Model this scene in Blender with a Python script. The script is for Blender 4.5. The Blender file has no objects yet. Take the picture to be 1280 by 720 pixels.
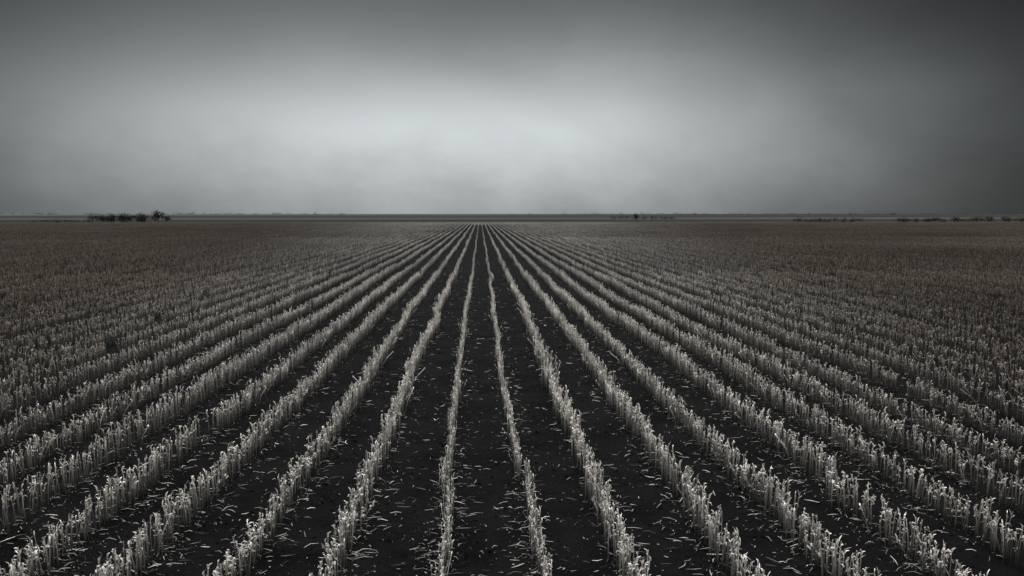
import bpy, math, random
import numpy as np
from mathutils import Vector
rng=np.random.default_rng(7); random.seed(11)
S=bpy.context.scene
S.view_settings.view_transform='Standard'
try: S.view_settings.look='None'
except: pass
S.view_settings.exposure=0
H=3.1; SP=0.84; ROW0=0.45; YEND=232.0
def link(o): S.collection.objects.link(o); return o
# ---------------- node helpers
class NT:
    def __init__(s,t): s.t=t
    def n(s,ty,**k):
        x=s.t.nodes.new(ty)
        for a,b in k.items(): setattr(x,a,b)
        return x
    def put(s,sock,v):
        if hasattr(v,'is_output') or isinstance(v,bpy.types.NodeSocket): s.t.links.new(v,sock)
        else: sock.default_value=v
    def m(s,op,a,b=0.0,c=None,clamp=False):
        x=s.n('ShaderNodeMath',operation=op); x.use_clamp=clamp
        s.put(x.inputs[0],a); s.put(x.inputs[1],b)
        if c is not None: s.put(x.inputs[2],c)
        return x.outputs[0]
    def mix(s,f,a,b,mode='MIX'):
        x=s.n('ShaderNodeMix',data_type='RGBA',blend_type=mode)
        s.put(x.inputs[0],f); s.put(x.inputs[6],a); s.put(x.inputs[7],b)
        return x.outputs[2]
    def mr(s,v,a,b,c=0.0,d=1.0,smooth=True):
        x=s.n('ShaderNodeMapRange'); x.interpolation_type='SMOOTHSTEP' if smooth else 'LINEAR'
        s.put(x.inputs[0],v)
        for i,q in enumerate((a,b,c,d)): s.put(x.inputs[1+i],q)
        return x.outputs[0]
    def noise(s,vec,scale,detail=4,rough=.55):
        x=s.n('ShaderNodeTexNoise'); s.t.links.new(vec,x.inputs['Vector'])
        x.inputs['Scale'].default_value=scale; x.inputs['Detail'].default_value=detail; x.inputs['Roughness'].default_value=rough
        return x.outputs['Fac']
def newmat(name,rough=.9,spec=.15):
    m=bpy.data.materials.new(name); m.use_nodes=True; m.node_tree.nodes.clear()
    k=NT(m.node_tree); b=k.n('ShaderNodeBsdfPrincipled'); o=k.n('ShaderNodeOutputMaterial')
    m.node_tree.links.new(b.outputs[0],o.inputs[0])
    b.inputs['Roughness'].default_value=rough; b.inputs['Specular IOR Level'].default_value=spec
    return m,k,b
# ---------------- straw
def strawmat(name,dry,brown,gain=1.0):
    m,k,b=newmat(name,.85,.1)
    at=k.n('ShaderNodeAttribute',attribute_name='tint'); sep=k.n('ShaderNodeSeparateColor')
    k.t.links.new(at.outputs['Color'],sep.inputs[0])
    geo=k.n('ShaderNodeNewGeometry'); ps=k.n('ShaderNodeSeparateXYZ'); k.t.links.new(geo.outputs['Position'],ps.inputs[0])
    big=k.noise(geo.outputs['Position'],.07,4)
    fine=k.noise(geo.outputs['Position'],30,3)
    # edge darkening painted into the straw colour: pale mid-field, browner towards the sides (patchy)
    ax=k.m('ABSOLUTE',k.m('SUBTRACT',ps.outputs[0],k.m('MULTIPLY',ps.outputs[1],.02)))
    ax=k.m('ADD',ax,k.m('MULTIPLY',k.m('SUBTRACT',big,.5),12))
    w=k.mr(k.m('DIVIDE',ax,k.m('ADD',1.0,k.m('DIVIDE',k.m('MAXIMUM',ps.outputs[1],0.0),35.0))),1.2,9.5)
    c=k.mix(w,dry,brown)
    v=k.m('MULTIPLY',k.mr(sep.outputs[0],0,1,.5,1.2,False),k.mr(sep.outputs[1],.2,1,.13,1.14,False))  # stalks darken towards the base: dirt plus occlusion painted into the colour
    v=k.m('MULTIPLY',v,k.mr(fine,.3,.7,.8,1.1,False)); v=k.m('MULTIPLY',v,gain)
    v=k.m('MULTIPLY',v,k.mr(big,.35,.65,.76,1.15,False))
    cb=k.n('ShaderNodeCombineColor')
    for i in range(3): k.t.links.new(v,cb.inputs[i])
    c=k.mix(1.0,c,cb.outputs[0],'MULTIPLY')
    k.t.links.new(c,b.inputs['Base Color'])
    return m
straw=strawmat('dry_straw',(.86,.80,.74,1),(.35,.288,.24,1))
# ---------------- mesh builder
class MB:
    def __init__(s): s.v=[];s.f=[];s.t=[]
    def tube(s,pts,rad,sides,tint):
        b=len(s.v)
        for i,(p,r) in enumerate(zip(pts,rad)):
            for j in range(sides):
                a=2*math.pi*j/sides
                s.v.append((p[0]+r*math.cos(a),p[1]+r*math.sin(a),p[2])); s.t.append(tint(i/(len(pts)-1)))
        for i in range(len(pts)-1):
            for j in range(sides):
                s.f.append((b+i*sides+j,b+i*sides+(j+1)%sides,b+(i+1)*sides+(j+1)%sides,b+(i+1)*sides+j))
        s.f.append(tuple(b+(len(pts)-1)*sides+j for j in range(sides)))
    def ribbon(s,pts,w,tints,twist=0):
        b=len(s.v); n=len(pts)
        for i,p in enumerate(pts):
            q=pts[min(i+1,n-1)]; o=pts[max(i-1,0)]
            d=Vector(q)-Vector(o); side=d.cross(Vector((math.sin(twist+i*.5)*.6,math.cos(twist+i*.5)*.6,1)))
            if side.length<1e-6: side=Vector((1,0,0))
            side.normalize(); side*=w[i]/2
            P=Vector(p); s.v.append(tuple(P-side)); s.v.append(tuple(P+side)); s.t+= [tints[i]]*2
        for i in range(n-1): s.f.append((b+2*i,b+2*i+1,b+2*i+3,b+2*i+2))
    def obj(s,name,mat,attr=True):
        me=bpy.data.meshes.new(name); me.from_pydata(s.v,[],s.f)
        if attr:
            a=me.color_attributes.new('tint','FLOAT_COLOR','POINT')
            arr=np.ones((len(s.v),4),np.float32); arr[:,:2]=np.array(s.t,np.float32)[:,:2]
            a.data.foreach_set('color',arr.ravel())
        me.materials.append(mat); me.update()
        return bpy.data.objects.new(name,me)
R=random.random
def U(a,b): return a+(b-a)*R()
def segment(name,L,n,wid,k,leaves,hm=.345):
    m=MB()
    for i in range(n):
        x=random.gauss(0,wid); y=L*(i+R()*1.5)/n-L/2
        h=hm*U(.70,1.15); rn=R()
        lx,ly=random.gauss(0,.022),random.gauss(0,.024)
        if R()<.07: lx*=4;ly*=4;h*=.82
        top=(x+lx,y+ly,h)
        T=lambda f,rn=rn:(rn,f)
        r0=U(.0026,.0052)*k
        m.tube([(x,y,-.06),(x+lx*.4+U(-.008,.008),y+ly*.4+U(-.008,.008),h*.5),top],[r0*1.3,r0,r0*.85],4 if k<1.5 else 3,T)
        for q in range(leaves):
            z0=h*U(.66,1.03) if R()<.85 else h*U(.15,.6); f=z0/h; a=U(0,2*math.pi); ln=U(.022,.06)*(1 if k<1.5 else 1.1)
            px,py=x+lx*f,y+ly*f; dx,dy=math.cos(a),math.sin(a)
            rise=U(.0,.03); ww=U(.006,.016)*min(k,1.9)
            out=U(.35,.85)
            pts=[(px,py,z0),(px+dx*ln*out*.6,py+dy*ln*out*.6,z0+rise),(px+dx*ln*out,py+dy*ln*out,z0+rise-ln*U(.1,.8))]
            rr=min(1,max(0,rn+U(-.4,.4)))
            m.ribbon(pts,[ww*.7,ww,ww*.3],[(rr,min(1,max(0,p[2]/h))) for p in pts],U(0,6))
        if k<1.5:
            a=U(0,6.28); ww=U(.007,.015); ln=U(.0,.035)
            pts=[(top[0],top[1],h-.03),(top[0]+math.cos(a)*.01,top[1]+math.sin(a)*.01,h+ln*.4),(top[0]+math.cos(a)*.028,top[1]+math.sin(a)*.028,h+ln)]
            m.ribbon(pts,[ww,ww,ww*.3],[(min(1,rn+.3),1)]*3,U(0,6))
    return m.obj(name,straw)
col=bpy.data.collections.new('stubble_segments')
NN,NM,NF=20,8,5
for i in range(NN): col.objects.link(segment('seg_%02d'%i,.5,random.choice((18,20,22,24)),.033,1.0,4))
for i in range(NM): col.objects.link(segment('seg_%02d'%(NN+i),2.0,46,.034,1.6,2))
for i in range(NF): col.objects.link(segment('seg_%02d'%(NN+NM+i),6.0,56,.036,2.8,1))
P=[];IDX=[];ROT=[];SCL=[]
YN,YM=34.0,85.0
kmin=-int((YEND*.8+8)/SP)-1
def rowoff(k,y):
    p=(k*12.9898)%6.28
    return .018*math.sin(y*.8+p)+.025*math.sin(y*.23+p*2.3)+.010*math.sin(y*2.3+p*3.1)
for k in range(kmin,-kmin+1):
    X=(k-ROW0)*SP
    ys=max(-4.0,(abs(X)-8)/.80)
    y=ys
    ws=.6 if k in (0,1) else 1.0
    step=0; rh=U(.93,1.06)
    while y<YEND:
        if y<YN: L=.5;lo,n=0,NN
        elif y<YM: L=2.;lo,n=NN,NM
        else: L=6.;lo,n=NN+NM,NF
        yc=y+L/2
        if L==.5:
            if R()<.06: step=U(-.055,.055)
            jit=random.gauss(0,.008)+step
        else: jit=random.gauss(0,.010)
        if not (L==.5 and R()<.005):
            P.append((X+rowoff(k,yc)+jit,yc,.02)); IDX.append(lo+random.randrange(n))
            ROT.append((math.pi if R()<.5 else 0)+random.gauss(0,.03 if L==.5 else .003))
            hs=U(.90,1.10) if L==.5 else U(.93,1.07)
            hs*=rh*(1+.06*math.sin(y*.31+k*1.7))
            SCL.append((ws*U(.85,1.25)*(-1 if R()<.5 else 1),1.04,hs*(.88 if k in(0,1) else 1)))
        y+=L
me=bpy.data.meshes.new('corn_stubble'); me.from_pydata(P,[],[])
a=me.attributes.new('idx','INT','POINT'); a.data.foreach_set('value',IDX)
a=me.attributes.new('rot','FLOAT','POINT'); a.data.foreach_set('value',ROT)
a=me.attributes.new('scl','FLOAT_VECTOR','POINT'); a.data.foreach_set('vector',np.array(SCL,np.float32).ravel())
stub=link(bpy.data.objects.new('corn_stubble',me))
g=bpy.data.node_groups.new('scatter','GeometryNodeTree')
g.interface.new_socket('Geometry',in_out='INPUT',socket_type='NodeSocketGeometry')
g.interface.new_socket('Geometry',in_out='OUTPUT',socket_type='NodeSocketGeometry')
gi=g.nodes.new('NodeGroupInput');go=g.nodes.new('NodeGroupOutput')
ci=g.nodes.new('GeometryNodeCollectionInfo'); ci.inputs['Collection'].default_value=col
ci.inputs['Separate Children'].default_value=True; ci.inputs['Reset Children'].default_value=True
ip=g.nodes.new('GeometryNodeInstanceOnPoints')
def na(nm,ty):
    x=g.nodes.new('GeometryNodeInputNamedAttribute'); x.data_type=ty; x.inputs['Name'].default_value=nm; return x.outputs['Attribute']
g.links.new(gi.outputs[0],ip.inputs['Points']); g.links.new(ci.outputs[0],ip.inputs['Instance'])
ip.inputs['Pick Instance'].default_value=True
g.links.new(na('idx','INT'),ip.inputs['Instance Index'])
cx=g.nodes.new('ShaderNodeCombineXYZ'); g.links.new(na('rot','FLOAT'),cx.inputs[2])
g.links.new(cx.outputs[0],ip.inputs['Rotation']); g.links.new(na('scl','FLOAT_VECTOR'),ip.inputs['Scale'])
g.links.new(ip.outputs[0],go.inputs[0])
md=stub.modifiers.new('scatter','NODES'); md.node_group=g
# ---------------- ground height
def vnoise(x,y):
    return (np.sin(x*7.1+1.3*np.sin(y*5.3))*np.cos(y*6.7+1.7*np.sin(x*4.1))*.5+np.sin(x*17.3+y*3.1+2*np.sin(y*11))*np.cos(y*15.1-x*5.+2*np.sin(x*9))*.35+np.sin(x*37+3*np.sin(y*21))*np.cos(y*41+3*np.sin(x*27))*.2)
def gz(x,y):
    fade=np.clip((60-np.abs(y))/45,0,1)*np.clip((40-np.abs(x))/28,0,1)
    ridge=.5+.5*np.cos(2*np.pi*(x/SP+ROW0))
    return (ridge*.04-.033+.018*vnoise(x,y))*fade
def axis(a,step,far,g):
    o=[0.0]
    while o[-1]<a: o.append(o[-1]+step)
    while o[-1]<far: step*=g; o.append(o[-1]+step)
    return np.array(o)
xp=axis(9,.055,7000,1.07); xs=np.concatenate([-xp[::-1][:-1],xp])
yp=axis(22,.065,9000,1.055); yn=axis(4,.3,300,1.3); ys_=np.concatenate([-yn[::-1][:-1],yp])
XX,YY=np.meshgrid(xs,ys_); ZZ=gz(XX,YY)
nx,ny=len(xs),len(ys_)
V=np.stack([XX.ravel(),YY.ravel(),ZZ.ravel()],1).astype(np.float32)
ii=np.arange(nx*ny).reshape(ny,nx)
F=np.stack([ii[:-1,:-1].ravel(),ii[:-1,1:].ravel(),ii[1:,1:].ravel(),ii[1:,:-1].ravel()],1)
me=bpy.data.meshes.new('ground'); me.vertices.add(len(V)); me.vertices.foreach_set('co',V.ravel())
me.loops.add(F.size); me.loops.foreach_set('vertex_index',F.ravel().astype(np.int32))
me.polygons.add(len(F)); me.polygons.foreach_set('loop_start',(np.arange(len(F))*4).astype(np.int32))
me.update(calc_edges=True); me.validate()
ground=link(bpy.data.objects.new('ground',me))
m,k,b=newmat('field_soil',.95,.05)
geo=k.n('ShaderNodeNewGeometry'); ps=k.n('ShaderNodeSeparateXYZ'); k.t.links.new(geo.outputs['Position'],ps.inputs[0])
n1=k.noise(geo.outputs['Position'],1.3,5); n2=k.noise(geo.outputs['Position'],22,6,.7); n3=k.noise(geo.outputs['Position'],.004,3)
soil=k.mix(k.mr(n1,.3,.7),(.0025,.0025,.0028,1),(.0070,.0068,.0068,1))
soil=k.mix(k.mr(n2,.52,.75,0,.8),soil,(.016,.0152,.0148,1))
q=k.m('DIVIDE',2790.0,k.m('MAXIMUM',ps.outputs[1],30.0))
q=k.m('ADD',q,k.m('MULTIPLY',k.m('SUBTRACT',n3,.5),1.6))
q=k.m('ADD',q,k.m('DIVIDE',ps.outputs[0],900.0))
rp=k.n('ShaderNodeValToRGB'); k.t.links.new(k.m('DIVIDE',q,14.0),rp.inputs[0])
e=rp.color_ramp.elements; e[0].position=0; e[0].color=(.085,.088,.09,1); e[1].position=1; e[1].color=(.12,.105,.093,1)  # land strips by distance, with haze painted into the far colours
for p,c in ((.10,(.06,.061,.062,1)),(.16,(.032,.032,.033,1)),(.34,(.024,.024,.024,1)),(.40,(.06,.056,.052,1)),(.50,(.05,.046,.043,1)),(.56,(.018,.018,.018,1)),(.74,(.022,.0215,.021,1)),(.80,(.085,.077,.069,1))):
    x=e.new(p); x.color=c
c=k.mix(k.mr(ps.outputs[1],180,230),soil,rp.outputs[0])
k.t.links.new(c,b.inputs['Base Color'])
bp=k.n('ShaderNodeBump'); bp.inputs['Strength'].default_value=1; bp.inputs['Distance'].default_value=.04
k.t.links.new(n2,bp.inputs['Height']); k.t.links.new(bp.outputs[0],b.inputs['Normal'])
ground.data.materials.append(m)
# ---------------- soil clods
cl=MB()
for i in range(14000):
    y=3+38*R()**1.5; x=U(-.75,.75)*y
    s=.006+.032*R()**3; z=float(gz(np.array(x),np.array(y)))
    b0=len(cl.v)
    for d in ((1,0,0),(-1,0,0),(0,1,0),(0,-1,0),(0,0,1),(0,0,-1),):
        cl.v.append((x+d[0]*s*U(.6,1.3)+U(-.3,.3)*s,y+d[1]*s*U(.6,1.3)+U(-.3,.3)*s,z+d[2]*s*U(.5,.9)))
        cl.t.append((0,0))
    for f in ((0,2,4),(2,1,4),(1,3,4),(3,0,4),(2,0,5),(1,2,5),(3,1,5),(0,3,5)): cl.f.append(tuple(b0+j for j in f))
link(cl.obj('soil_clods',m,False))
# ---------------- crop residue
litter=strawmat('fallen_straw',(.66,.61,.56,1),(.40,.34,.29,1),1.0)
rs=MB()
for i in range(56000):
    y=2.5+48*R()**1.6
    kk=round(U(-.78,.78)*y/SP)
    near=R()<.75
    x=(kk-ROW0)*SP+(random.gauss(0,.14) if near else U(-.42,.42))
    z=float(gz(np.array(x),np.array(y)))+.006
    a=random.gauss(0,.5)+(math.pi if R()<.5 else 0) if R()<.6 else U(0,6.28)
    ln=.010+.15*R()**3.2; ww=U(.003,.010); dx,dy=math.cos(a),math.sin(a); be=U(-.2,.2)*ln
    pts=[(x,y,z+U(0,.015)),(x+dx*ln*.5-dy*be,y+dy*ln*.5+dx*be,z+U(.003,.02)),(x+dx*ln,y+dy*ln,z+U(0,.012))]
    rn=R(); rs.ribbon(pts,[ww*.6,ww,ww*.3],[(rn,U(.15,1))]*3,U(0,6))
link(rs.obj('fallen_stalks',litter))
# ---------------- distant trees
tm,k,b=newmat('distant_foliage',1,.0)
geo=k.n('ShaderNodeNewGeometry'); nn=k.noise(geo.outputs['Position'],.8,3)
k.t.links.new(k.mix(k.mr(nn,.35,.65),(.022,.023,.023,1),(.05,.048,.045,1)),b.inputs['Base Color'])
def tree(mb,x,y,h,w,n=260):
    mb.tube([(x,y,-.2),(x,y,h*.35),(x+U(-.1,.1),y,h*.8)],[h*.04,h*.025,h*.008],5,lambda f:(0,0))
    cs=[]
    for i in range(9):
        a=U(0,6.28); r=w*.42*math.sqrt(R()); z=h*U(.35,.88)
        c=(x+math.cos(a)*r,y+math.sin(a)*r,z); cs.append(c)
        b0=(x,y,h*U(.2,.5)); m_=((b0[0]+c[0])/2,(b0[1]+c[1])/2,(b0[2]+c[2])/2+.05*h)
        mb.tube([b0,m_,c],[h*.015,h*.01,h*.004],3,lambda f:(0,0))
    for i in range(n):
        c=random.choice(cs); r=w*.17
        p=Vector((c[0]+random.gauss(0,r),c[1]+random.gauss(0,r),max(.1,c[2]+random.gauss(0,r*.8))))
        d=Vector((U(-1,1),U(-1,1),U(-1,1))).normalized(); e_=d.orthogonal().normalized(); f_=d.cross(e_)
        s=w*U(.02,.055); b1=len(mb.v)
        for q in (-e_*s-f_*s*.6,e_*s-f_*s,e_*s*.7+f_*s,-e_*s+f_*s*.8): mb.v.append(tuple(p+q)); mb.t.append((0,0))
        mb.f.append((b1,b1+1,b1+2,b1+3))
def at(px,d): return (px-600)/900*d
tl=MB(); D=255
for px in np.arange(132,198,3.2): tree(tl,at(px,D)+U(-.4,.4),D+U(-3,3),U(1.8,3.1),U(2.2,3.2),190)
tree(tl,at(208,D),D,3.9,3.6,480); tree(tl,at(214,D),D+3,2.7,3,260)
for px in np.arange(60,132,6): tree(tl,at(px,D),D+U(-3,3),U(.5,1.1),2.4,60)
link(tl.obj('distant_tree_line',tm,False))
t2=MB(); tree(t2,at(796,330),330,3.6,2.6,320); link(t2.obj('lone_tree',tm,False))
t3=MB()
for px in list(np.arange(766,845,4)): tree(t3,at(px,420),420+U(-4,4),U(.8,1.5),U(2.6,3.4),70)
link(t3.obj('hedgerow',tm,False))
t4=MB()
for px in list(np.arange(1005,1080,6))+list(np.arange(1130,1420,5)):
    d=242; tree(t4,at(px,d)+U(-.5,.5),d+U(-4,4),U(.9,1.7)+(.6 if px>1200 else 0),U(2,3),110)
link(t4.obj('hedgerow',tm,False))
t5=MB()
for i in range(300):
    x=U(-2400,2400)
    if -500<x<300 and R()<.8: continue
    h=U(3,5); tree(t5,x,2300+U(-40,40),h,h*4,26)
fm,k,b=newmat('far_woodland',1,0); b.inputs['Base Color'].default_value=(.07,.073,.077,1)
link(t5.obj('distant_woodland',fm,False))
# ---------------- world
w=bpy.data.worlds.new('World'); S.world=w; w.use_nodes=True; w.node_tree.nodes.clear()
k=NT(w.node_tree)
tc=k.n('ShaderNodeTexCoord'); sx=k.n('ShaderNodeSeparateXYZ'); k.t.links.new(tc.outputs['Generated'],sx.inputs[0])
az=k.m('ARCTAN2',sx.outputs[0],sx.outputs[1]); el=k.m('ARCSINE',sx.outputs[2])
mp=k.n('ShaderNodeMapping'); mp.inputs['Scale'].default_value=(1,1,1.7); mp.inputs['Location'].default_value=(.7,.2,.4); k.t.links.new(tc.outputs['Generated'],mp.inputs[0])
c1=k.noise(mp.outputs[0],3.2,4,.45); c2=k.noise(mp.outputs[0],7,6,.55)
azw=k.m('ADD',az,k.m('MULTIPLY',k.m('SUBTRACT',c1,.5),.15))
elw=k.m('ADD',el,k.m('MULTIPLY',k.m('SUBTRACT',c1,.5),.06)); elw=k.m('ADD',elw,k.m('MULTIPLY',k.m('SUBTRACT',c2,.5),.05))
def gau(v,c0,s,p=2.0):
    d=k.m('ABSOLUTE',k.m('DIVIDE',k.m('SUBTRACT',v,c0),s)); return k.m('POWER',2.71828,k.m('MULTIPLY',k.m('POWER',d,p),-1.0))
glow=k.m('MULTIPLY',k.m('MULTIPLY',gau(azw,-.03,.46,2.4),gau(elw,.108,.085)),.41)
base=k.m('MULTIPLY',k.m('MULTIPLY',gau(azw,-.06,.52,2.6),gau(elw,.03,.28,2.4)),.265)
zen=k.m('MULTIPLY',k.mr(el,.5,1.0),1.85)
lum=k.m('ADD',k.m('ADD',glow,base),k.m('ADD',zen,.008))
lum=k.m('MULTIPLY',lum,k.mr(c2,.25,.75,.90,1.10,False))
cc=k.n('ShaderNodeCombineColor')
for i,f in enumerate((.935,.995,1.005)): k.t.links.new(k.m('MULTIPLY',lum,f),cc.inputs[i])
sky=k.n('ShaderNodeTexSky',sky_type='NISHITA'); sky.sun_disc=False; sky.sun_elevation=math.radians(62); sky.sun_rotation=math.radians(-4)
sk=k.n('ShaderNodeVectorMath',operation='SCALE'); k.t.links.new(sky.outputs[0],sk.inputs[0]); sk.inputs['Scale'].default_value=.05
fin=k.mix(.985,sk.outputs[0],cc.outputs[0])   # 98.5 % cloud cover over the clear sky
bg=k.n('ShaderNodeBackground'); k.t.links.new(fin,bg.inputs[0]); bg.inputs[1].default_value=1.0
ou=k.n('ShaderNodeOutputWorld'); k.t.links.new(bg.outputs[0],ou.inputs[0])
# ---------------- sun (soft, behind cloud)
sl=bpy.data.lights.new('sun','SUN'); sl.energy=2.6; sl.angle=math.radians(20); sl.color=(1,.98,.955)
so=link(bpy.data.objects.new('sun',sl))
E=math.radians(62)
d=Vector((math.sin(math.radians(-4))*math.cos(E),math.cos(math.radians(-4))*math.cos(E),math.sin(E)))
so.rotation_euler=d.to_track_quat('Z','Y').to_euler()
# ---------------- camera
cd=bpy.data.cameras.new('camera'); cd.lens=900/1280*36; cd.sensor_width=36; cd.clip_end=20000; cd.clip_start=.05
co=link(bpy.data.objects.new('camera',cd)); co.location=(0,0,H)
co.rotation_euler=(math.radians(90-5.9),0,math.radians(-2.54))
S.camera=co
